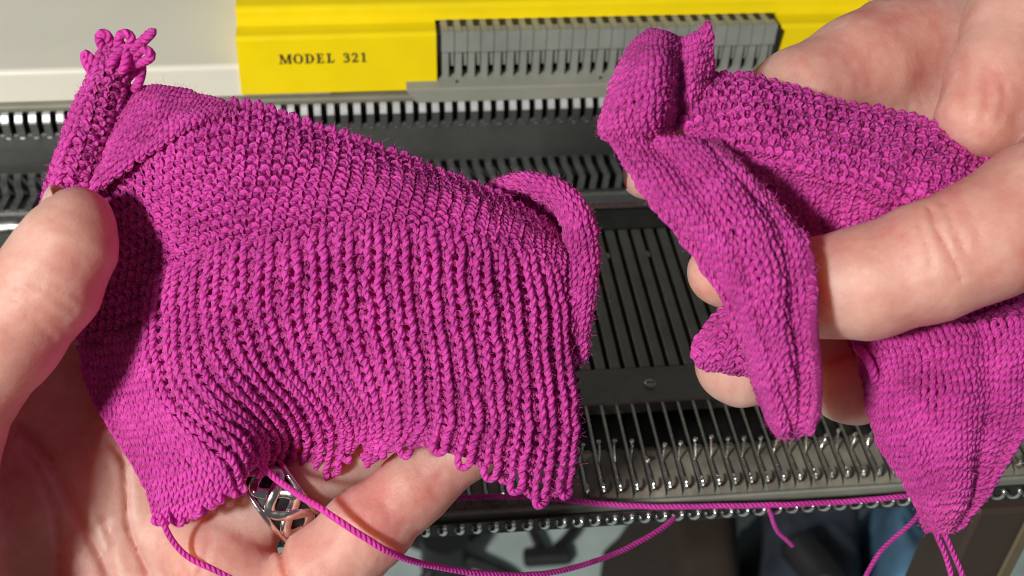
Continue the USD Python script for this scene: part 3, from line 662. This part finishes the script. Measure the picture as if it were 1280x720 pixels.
# ------------------------------------------------------------------ hands
def surface_nets(f, lo, h):
    s = f < 0
    c = np.zeros(np.array(f.shape) - 1, np.int8)
    for d in np.ndindex(2, 2, 2):
        c += s[d[0]:d[0] + c.shape[0], d[1]:d[1] + c.shape[1], d[2]:d[2] + c.shape[2]]
    act = (c > 0) & (c < 8); idx = -np.ones(c.shape, np.int64); cells = np.argwhere(act); idx[act] = np.arange(len(cells))
    acc = np.zeros((len(cells), 3)); cnt = np.zeros(len(cells))
    X, Y, Z = cells.T
    for ax in range(3):
        for o in np.ndindex(2, 2):
            a = np.insert(np.array(o), ax, 0); b = a.copy(); b[ax] = 1
            fa, fb = f[X + a[0], Y + a[1], Z + a[2]], f[X + b[0], Y + b[1], Z + b[2]]
            m = (fa < 0) != (fb < 0); t = np.where(m, fa / (fa - fb + 1e-12), 0)
            p = a[None] + (b - a)[None] * t[:, None]
            acc += np.where(m[:, None], p, 0); cnt += m
    v = (cells + acc / cnt[:, None]) * h + lo
    quads = []
    for ax in range(3):
        sl0 = [slice(1, -1)] * 3; sl0[ax] = slice(0, -1); sl1 = [slice(1, -1)] * 3; sl1[ax] = slice(1, None)
        a, b = s[tuple(sl0)], s[tuple(sl1)]
        for flip, m in ((False, a & ~b), (True, ~a & b)):
            q = np.argwhere(m) + 1; q[:, ax] -= 1
            o1, o2 = [d for d in range(3) if d != ax]
            if ax == 1: o1, o2 = o2, o1
            def g(d1, d2):
                r = q.copy(); r[:, o1] -= d1; r[:, o2] -= d2; return idx[r[:, 0], r[:, 1], r[:, 2]]
            Q = np.stack([g(1, 1), g(0, 1), g(0, 0), g(1, 0)], 1)
            quads.append(Q[:, ::-1] if flip else Q)
    return v, np.vstack(quads)

def smin(a, b, k):
    h = np.maximum(k - np.abs(a - b), 0) / k
    return np.minimum(a, b) - h * h * k * 0.25

def build_hand(palm, fingers, creases, lo, hi, h=0.62, kp=7.0):
    """palm, fingers: chains of (u, v, depth, radius); every finger melts into the palm but not into its neighbours. One closed surface."""
    lo, hi = np.array(lo, float), np.array(hi, float)
    n = np.ceil((hi - lo) / h).astype(int)
    ax = [lo[i] + h * np.arange(n[i]) for i in range(3)]
    X, Y, Z = np.meshgrid(*[a.astype(np.float32) for a in ax], indexing='ij')
    def chain(c, k):
        out = None
        for (a, b) in zip(c[:-1], c[1:]):
            pa, pb = L(*a[:3]).astype(np.float32), L(*b[:3]).astype(np.float32); d = pb - pa
            t = np.clip(((X - pa[0]) * d[0] + (Y - pa[1]) * d[1] + (Z - pa[2]) * d[2]) / (d @ d), 0, 1)
            e = np.sqrt((X - pa[0] - t * d[0]) ** 2 + (Y - pa[1] - t * d[1]) ** 2 + (Z - pa[2] - t * d[2]) ** 2) - (a[3] + (b[3] - a[3]) * t)
            out = e if out is None else smin(out, e, k)
        return out
    pf = None
    for c in palm:
        e = chain(c, 4.0); pf = e if pf is None else smin(pf, e, 9.0)
    f = pf
    for c in fingers:
        e = smin(pf, chain(c, 2.5), kp)
        f = smin(f, e, 0.8)
    pts = np.stack([X, Y, Z], -1)
    U, V = X / Z * FPX + 640, Y / Z * FPX + 360
    for (line, amp, wid, zmax) in creases:
        q = spline(line, 24) if len(line) > 2 else np.linspace(line[0], line[1], 12)
        near = (U > q[:, 0].min() - 40) & (U < q[:, 0].max() + 40) & (V > q[:, 1].min() - 40) & (V < q[:, 1].max() + 40) & (np.abs(f) < 3) & (Z < zmax)
        if not near.any(): continue
        uu, vv = U[near], V[near]; d2 = np.full(uu.shape, 1e9, np.float32)
        for a, b in zip(q[:-1], q[1:]):
            d = b - a; t = np.clip(((uu - a[0]) * d[0] + (vv - a[1]) * d[1]) / (d @ d), 0, 1)
            d2 = np.minimum(d2, (uu - a[0] - t * d[0]) ** 2 + (vv - a[1] - t * d[1]) ** 2)
        f[near] += amp * np.exp(-d2 / (wid * 6.3) ** 2)
    f += ((meshkit.fbm(pts[::2, ::2, ::2] * 0.09, 3, 4) - 0.5) * 1.1).repeat(2, 0).repeat(2, 1).repeat(2, 2)[:f.shape[0], :f.shape[1], :f.shape[2]] if False else 0
    v, q = surface_nets(f, lo, h)
    tri = np.vstack([q[:, [0, 1, 2]], q[:, [0, 2, 3]]])
    m = trimesh.Trimesh(v, tri, process=False)
    m = max(m.split(only_watertight=False), key=lambda c: len(c.faces))
    from scipy.sparse import coo_matrix
    e = m.edges_unique; nv = len(m.vertices); w = coo_matrix((np.ones(2 * len(e)), (np.r_[e[:, 0], e[:, 1]], np.r_[e[:, 1], e[:, 0]])), (nv, nv)).tocsr()
    dg = np.maximum(np.asarray(w.sum(1)).ravel(), 1); vv_ = np.array(m.vertices)
    for lam in (.5, -.51, .5, -.51, .5, -.51, .5): vv_ = vv_ + lam * ((w @ vv_) / dg[:, None] - vv_)
    m.vertices = vv_
    d = (meshkit.fbm(np.array(m.vertices) * 0.11, 3, 4) - 0.5) * 0.9
    m.vertices = np.array(m.vertices) + np.array(m.vertex_normals) * d[:, None]
    if m.volume < 0: m.invert()
    return m

def nail(parent, c, along, out, length, width, label=None):
    c, along, out = np.array(c, float), np.array(along, float), np.array(out, float)
    along /= np.linalg.norm(along); out -= along * (out @ along); out /= np.linalg.norm(out); sd = np.cross(along, out)
    n = 13; vs = []
    for lay_ in (0, 1):
        for i in range(n):
            a = i / (n - 1) * 2 - 1
            for j in range(n):
                b = j / (n - 1) * 2 - 1
                wl = width / 2 * (1 - 0.22 * max(0, abs(a)) ** 4) * (1 - .1 * (a < 0) * abs(a))
                y = b * wl; lift = -(y * y) / (width * 0.62) - 0.05 * a * a * length
                edge = max(0, abs(b) ** 6, abs(a) ** 8) * 0.45
                vs.append(c + along * (a * length / 2) * (1 - .18 * b * b * (1 if a > 0 else .6)) + sd * y + out * (lift + (0.0 if lay_ == 0 else -0.5) - edge * (1 - lay_)))
    fs = []
    for i in range(n - 1):
        for j in range(n - 1):
            a = i * n + j; fs.append((a, a + 1, a + n + 1, a + n)); a += n * n; fs.append((a, a + n, a + n + 1, a + 1))
    rim = [i for i in range(n)] + [i * n + n - 1 for i in range(1, n)] + [n * (n - 1) + j for j in range(n - 2, -1, -1)] + [i * n for i in range(n - 2, 0, -1)]
    for a, b in zip(rim, rim[1:] + rim[:1]): fs.append((a, a + n * n, b + n * n, b))
    return part(parent, 'nail', (lens(np.array(vs)), np.array(fs)), NAIL, 50, None, label)

hand_l = thing('hand', 'open hand from the left, thumb pinning the flat swatch and ring on a finger', 'hand')
palm_l = [
    [(-60, 560, 258, 15), (60, 590, 264, 14), (150, 610, 266, 13)],
    [(-80, 680, 262, 18), (40, 690, 266, 17), (150, 700, 267, 14)],
    [(-60, 790, 268, 22), (90, 800, 272, 20), (230, 790, 268, 18), (330, 790, 262, 15)],
    [(-10, 720, 254, 9), (40, 640, 255, 8.0), (10, 560, 255, 8)],
    [(-40, 450, 254, 11), (40, 455, 260, 11), (110, 500, 264, 11), (140, 560, 266, 10)],
    [(110, 600, 259, 9), (140, 690, 259, 9.5), (160, 780, 260, 11)],
]
fingers_l = [
    [(98, 276, 222, 6.3), (86, 306, 221, 8.6), (61, 354, 221, 9.5), (-2, 420, 223, 11.0), (-75, 500, 229, 13.0), (-130, 620, 227, 17.5), (-150, 760, 231, 21)],
    [(560, 330, 259, 6.5), (470, 345, 258, 7.8), (330, 400, 259, 8.6), (160, 520, 263, 9.5), (100, 600, 266, 11)],
    [(600, 420, 262, 6.5), (480, 450, 261, 8), (330, 530, 261, 8.8), (200, 610, 263, 10), (120, 680, 266, 11)],
    [(560, 500, 262, 6.5), (470, 545, 261, 7.6), (375, 600, 259, 8.6), (290, 662, 257, 9.6), (205, 725, 260, 11)],
    [(625, 525, 247, 5.8), (585, 553, 246, 7.0), (515, 612, 245, 7.5), (458, 662, 244, 8.4), (400, 722, 246, 10.0), (330, 800, 258, 13)],
    [(222, 668, 256, 8.0), (270, 700, 252, 9.2), (318, 745, 252, 10.5)],
]
creases_l = [
    ([(22, 535), (60, 575), (92, 632), (118, 680), (140, 730)], 1.5, 1.3, 262),
    ([(30, 560), (58, 610), (72, 660), (74, 725)], 0.9, 0.8, 262),
    ([(140, 556), (158, 600), (160, 650), (178, 700), (190, 730)], 0.9, 0.7, 262),
    ([(146, 540), (152, 560), (160, 580)], 0.6, 0.5, 262), ([(128, 645), (140, 690), (142, 730)], 0.5, 0.6, 262),
    ([(100, 690), (120, 660), (150, 640)], 0.35, 0.5, 262), ([(205, 640), (214, 680), (236, 720)], 0.5, 0.5, 262),
    ([(262, 668), (258, 690), (248, 720)], 0.5, 0.6, 260),
    ([(350, 668), (352, 690), (362, 725)], 1.6, 0.9, 262),
    ([(425, 650), (440, 668), (452, 690)], 0.35, 0.5, 246), ([(440, 636), (458, 655), (470, 672)], 0.25, 0.4, 246),
    ([(520, 580), (534, 600), (545, 618)], 0.3, 0.5, 246), ([(20, 345), (50, 360), (92, 388)], 0.5, 0.5, 228), ([(26, 334), (58, 350), (100, 372)], 0.35, 0.4, 228), ([(16, 362), (44, 378), (82, 402)], 0.4, 0.4, 228),
    ([(10, 375), (38, 395), (66, 425)], 0.35, 0.6, 226), ([(20, 360), (50, 385), (80, 415)], 0.25, 0.5, 226),
]
g_ = np.random.default_rng(3)
for _ in range(60):
    u, v = g_.choice([0, 1]) and (g_.uniform(20, 230), g_.uniform(540, 720)) or (g_.uniform(380, 580), g_.uniform(560, 720))
    a = g_.normal(1.1, .5); ln = g_.uniform(8, 30); creases_l.append(([(u, v), (u + math.cos(a) * ln * .5 + g_.normal(), v + math.sin(a) * ln * .5), (u + math.cos(a + .2) * ln, v + math.sin(a + .2) * ln)], g_.uniform(.08, .26), .35, 264))
ml = build_hand(palm_l, fingers_l, creases_l, [-155, -26, 206], [8, 92, 296])
part(hand_l, 'skin', trimesh.Trimesh(lens(ml.vertices), ml.faces, process=False), SKIN, True)
_o = np.array([-0.80, -0.52, 0.12]); nail(hand_l, L(95, 288, 222) + _o / np.linalg.norm(_o) * 8.1, L(112, 240, 222) - L(94, 298, 223), _o, 9.5, 10.0)

hand_r = thing('hand', 'hand from the right, thumb and curled fingers gripping the folded swatch', 'hand')
palm_r = [
    [(1300, 120, 262, 20), (1380, 180, 258, 24), (1420, 300, 250, 22)],
    [(1330, 260, 256, 20), (1400, 380, 262, 20)],
    [(1070, 165, 264, 11), (1180, 190, 262, 13), (1260, 200, 262, 14)],
    [(1240, 10, 270, 14), (1330, 40, 268, 17)],
]
fingers_r = [
    [(1000, 362, 220, 6.8), (1020, 360, 219, 8.9), (1080, 354, 216, 9.9), (1165, 326, 213, 10.4), (1230, 300, 212, 10.7), (1300, 266, 214, 12.5), (1390, 230, 226, 17)],
    [(806, 214, 236, 5.4), (830, 208, 238, 6.6), (905, 178, 246, 8.6), (1000, 126, 249, 10.6), (1075, 90, 256, 11.8), (1160, 42, 266, 13.2), (1260, -20, 280, 17)],
    [(1218, 150, 230, 7.4), (1245, 98, 234, 9.0), (1285, 38, 242, 12.6), (1330, 40, 252, 17)],
    [(1232, 160, 231, 6.4), (1290, 130, 237, 10)],
    [(896, 342, 236, 5.9), (915, 342, 237, 6.8), (1000, 325, 246, 7.8), (1120, 275, 256, 8.6), (1280, 240, 258, 12)],
    [(907, 458, 236, 5.9), (925, 460, 236, 7.2), (1010, 435, 246, 8), (1130, 370, 256, 8.8), (1300, 300, 258, 12)],
    [(1050, 492, 236, 5.3), (1068, 490, 237, 6.1), (1120, 470, 247, 6.8), (1220, 420, 256, 7.6), (1360, 340, 260, 12)],
]
creases_r = [
    ([(1162, 262), (1174, 292), (1194, 330), (1200, 350)], 0.9, 0.45, 222), ([(1180, 256), (1194, 288), (1208, 322)], 0.55, 0.4, 222), ([(1146, 276), (1158, 305), (1168, 336)], 0.5, 0.4, 222), ([(1206, 250), (1218, 275), (1226, 300)], 0.4, 0.4, 222), ([(1128, 290), (1136, 310), (1142, 330)], 0.3, 0.4, 222),
    ([(1195, 60), (1205, 95), (1200, 135)], 0.5, 0.9, 236), ([(1225, 60), (1235, 100), (1228, 150)], 0.5, 0.7, 236), ([(1248, 150), (1255, 120), (1250, 90)], 0.4, 0.6, 236),
    ([(1052, 60), (1060, 95), (1068, 135)], 0.35, 1.2, 240), ([(1000, 90), (1012, 120), (1018, 145)], 0.3, 0.9, 240),
]
for _ in range(60):
    u, v = (g_.uniform(1060, 1270), g_.uniform(230, 410)) if g_.random() < .6 else (g_.uniform(980, 1270), g_.uniform(10, 190))
    a = g_.normal(1.2, .6); ln = g_.uniform(8, 26); creases_r.append(([(u, v), (u + math.cos(a) * ln * .5 + g_.normal(), v + math.sin(a) * ln * .5), (u + math.cos(a + .2) * ln, v + math.sin(a + .2) * ln)], g_.uniform(.08, .24), .35, 262))
mr = build_hand(palm_r, fingers_r, creases_r, [22, -62, 190], [130, 40, 290])
part(hand_r, 'skin', trimesh.Trimesh(lens(mr.vertices), mr.faces, process=False), SKIN, True)
nail(hand_r, L(1020, 362, 209.6), L(990, 366, 201) - L(1070, 356, 200), [0.05, -0.05, -1], 11.5, 12.0)

# ---- silver ring on the finger
ring = thing('ring', 'wide silver ring of interlaced bands with dark recesses on a finger under the swatch', 'ring')
rc = L(354, 613, 257.6); ra = L(400, 584, 259) - L(290, 662, 257); ra /= np.linalg.norm(ra)
rb = np.cross(ra, [0, 0, 1.0]); rb /= np.linalg.norm(rb); rd = np.cross(ra, rb)
def cyl(phi, a, r): return rc + ra * np.asarray(a)[..., None] + np.asarray(r)[..., None] * (np.cos(phi)[..., None] * rb + np.sin(phi)[..., None] * rd)
ph = np.linspace(0, 2 * np.pi, 97)
RR, RWd = 10.0, 9.6
sec = [(-RWd / 2, RR), (-RWd / 2, RR + .7), (RWd / 2, RR + .7), (RWd / 2, RR)]
vs = np.concatenate([cyl(ph, np.full(97, a), np.full(97, r)) for a, r in sec]); fs = []
for e in range(4):
    for i in range(96): fs.append((e * 97 + i, e * 97 + i + 1, ((e + 1) % 4) * 97 + i + 1, ((e + 1) % 4) * 97 + i))
SILVER = plain('silver', (0.82, 0.80, 0.76), 0.17, 1.0, var=0.06, scale=200)
TARNISH = plain('tarnish', (0.02, 0.018, 0.02), 0.4, 0.5)
part(ring, 'band', (lens(vs), np.array(fs)), TARNISH, 40)
def ring_wire(path, r, name, flat=0.6):
    q = lens(path); ref = np.broadcast_to(np.array([0, 0, 0.0]), q.shape)
    nrm = q - lens(rc)[None]; nrm = nrm - (nrm @ (ROT @ ra))[:, None] * (ROT @ ra)[None]; nrm /= np.linalg.norm(nrm, axis=1, keepdims=True)
    v, f, uv = tubes(q[None], nrm[None], r * .001, 10, flat=flat); part(ring, name, (v, f), SILVER, True)
for s_ in (-1, 1):
    ring_wire(cyl(ph, np.full(97, s_ * (RWd / 2 - 0.4)), np.full(97, RR + 0.9)), 0.62, 'rim')
ph2 = np.linspace(0, 2 * np.pi, 241)
for k in range(2):
    ring_wire(cyl(ph2, (RWd / 2 - 1.9) * np.sin(6 * ph2 + k * np.pi + 0.5), RR + 0.95 + 0.35 * np.cos(12 * ph2 + k * np.pi + 1.0)), 1.2, 'interlaced_strand', 0.5)

# ------------------------------------------------------------------ far below: floor and what stands on it
FZ = -640.0
def fl(u, v, z=FZ): return on_plane(u, v, 2, z)
gm = plain('floor_carpet', (0.46, 0.56, 0.55), 0.7, var=0.16, scale=25, bump=0.3, bscale=300)
g = trimesh.creation.box([6, 6, 0.02]); g.apply_translation([0, 0.5, FZ * 0.001 - 0.01]); top('floor', g, gm, kind='structure')

base = thing('floor_stand', 'small black star-shaped floor stand on the floor, left of the forked cable', 'stand')
DARK = plain('dark_plastic', (0.014, 0.014, 0.016), 0.5)
hub = fl(556, 690, FZ + 26)
def bar(p, q, r0, r1, n=10):
    a = np.array(p) * .001; b = np.array(q) * .001; t = np.linspace(0, 1, n)[:, None]; pts = a + (b - a) * t
    v, f, uv = tubes(pts[None], np.broadcast_to([0.02, 0.03, 1.0], pts.shape)[None], np.linspace(r0, r1, n) * .001, 10, caps=True); return trimesh.Trimesh(v, f, process=False)
h_ = trimesh.creation.cylinder(0.021, 0.05, sections=28); h_.apply_translation(hub * .001); part(base, 'hub', h_, DARK, 40)
for (u, v) in ((490, 668), (634, 636), (650, 722), (520, 740), (545, 640)):
    part(base, 'arm', bar(hub, fl(u, v, FZ + 8), 7, 5), DARK, True)

ad = thing('power_adapter', 'small black adapter with a forked cable on the floor, left of the dark wooden stool', 'adapter')
c = fl(684, 690, FZ + 15); m_ = bevel_box(c[0] - 21, c[0] + 21, c[1] - 8, c[1] + 8, FZ + 2, FZ + 16, 3); part(ad, 'case', m_, DARK)
for pts in ([(676, 684), (668, 668), (660, 645), (655, 625)], [(696, 684), (712, 668), (722, 648), (722, 625)]):
    q = np.array([fl(u, v, FZ + 14) for u, v in pts]) * .001; q = spline(q, 24)
    v, f, uv = tubes(q[None], np.broadcast_to([0, 0.01, 1.0], q.shape)[None], 0.0045, 10); part(ad, 'cable', (v, f), DARK, True)

def slab(quad, z0, z1, bulge=0.0, n=16, seed=0):
    """a closed soft block over four floor points"""
    a, b, c, d = [np.array(x)[:2] for x in quad]; vs = []
    for lay_ in (0, 1):
        for i in range(n):
            for j in range(n):
                s, t = i / (n - 1), j / (n - 1); p = (a * (1 - s) + b * s) * (1 - t) + (d * (1 - s) + c * s) * t
                e = (1 - abs(2 * s - 1) ** 5) * (1 - abs(2 * t - 1) ** 5)
                z = z0 if lay_ == 0 else z0 + (z1 - z0) * (0.35 + 0.65 * e) + bulge * (meshkit.fbm(np.array([p[0] * .02, p[1] * .02, seed]), 3, seed) - .5) * e
                vs.append((p[0], p[1], z))
    fs = []
    for i in range(n - 1):
        for j in range(n - 1):
            q = i * n + j; fs.append((q, q + 1, q + n + 1, q + n)); q += n * n; fs.append((q, q + n, q + n + 1, q + 1))
    rim = list(range(n)) + [i * n + n - 1 for i in range(1, n)] + [n * (n - 1) + j for j in range(n - 2, -1, -1)] + [i * n for i in range(n - 2, 0, -1)]
    for p, q in zip(rim, rim[1:] + rim[:1]): fs.append((p, p + n * n, q + n * n, q))
    m = trimesh.Trimesh(np.array(vs) * .001, [t for q in fs for t in ((q[0], q[1], q[2]), (q[0], q[2], q[3]))], process=False); m.fix_normals(); return m
BROWN = plain('dark_wood', (0.030, 0.018, 0.012), 0.85, var=0.3, scale=12)
z = FZ + 180
top('footstool', slab([fl(770, 575, z), fl(948, 570, z), fl(948, 740, z), fl(846, 745, z)], FZ, z, 0), BROWN, 'dark brown wooden stool on the floor below the middle of the needles', 'stool', smooth=40)
NAVY = plain('navy_cloth_weave', (0.030, 0.040, 0.058), 0.9, var=0.35, scale=30, bump=0.4, bscale=200)
z = FZ + 150
top('navy_cloth', slab([fl(949, 570, z), fl(1092, 565, z), fl(1110, 760, z), fl(949, 760, z)], FZ, z, 50, 28, 3), NAVY, 'dark navy cloth heap below the needles, left of the blue denim', 'cloth', smooth=True)
q = np.array([fl(u, v, FZ + 172) for u, v in ((990, 672), (1004, 690), (1022, 712), (1040, 740))]) * .001; q = spline(q, 24)
v, f, uv = tubes(q[None], np.broadcast_to([0, 0.01, 1.0], q.shape)[None], 0.014, 10, caps=True); top('strap', (v, f), DARK, 'thick black strap lying across the dark navy cloth', 'strap', smooth=True)
DENIM = plain('denim_weave', (0.085, 0.19, 0.31), 0.9, var=0.4, scale=22, bump=0.4, bscale=200)
z = FZ + 150
top('denim_cloth', slab([fl(1095, 565, z), fl(1200, 560, z), fl(1215, 760, z), fl(1110, 760, z)], FZ, z, 60, 28, 5), DENIM, 'faded blue denim heap between the navy cloth and the machine stand', 'cloth', smooth=True)
legp = on_plane(1236, 640, 2, -20)
lg = thing('machine_stand', 'dark brown upright machine stand with a tan edge at the lower right corner', 'stand')
part(lg, 'post', bevel_box(legp[0] - 8, legp[0] + 10, legp[1] - 6, legp[1] + 14, FZ + 2, -12, 1.2), BROWN)
part(lg, 'trim', bevel_box(legp[0] + 6.5, legp[0] + 10.5, legp[1] - 7.6, legp[1] - 6.2, FZ + 2, -12, 0.5), plain('tan_trim', (0.11, 0.085, 0.05), 0.5))
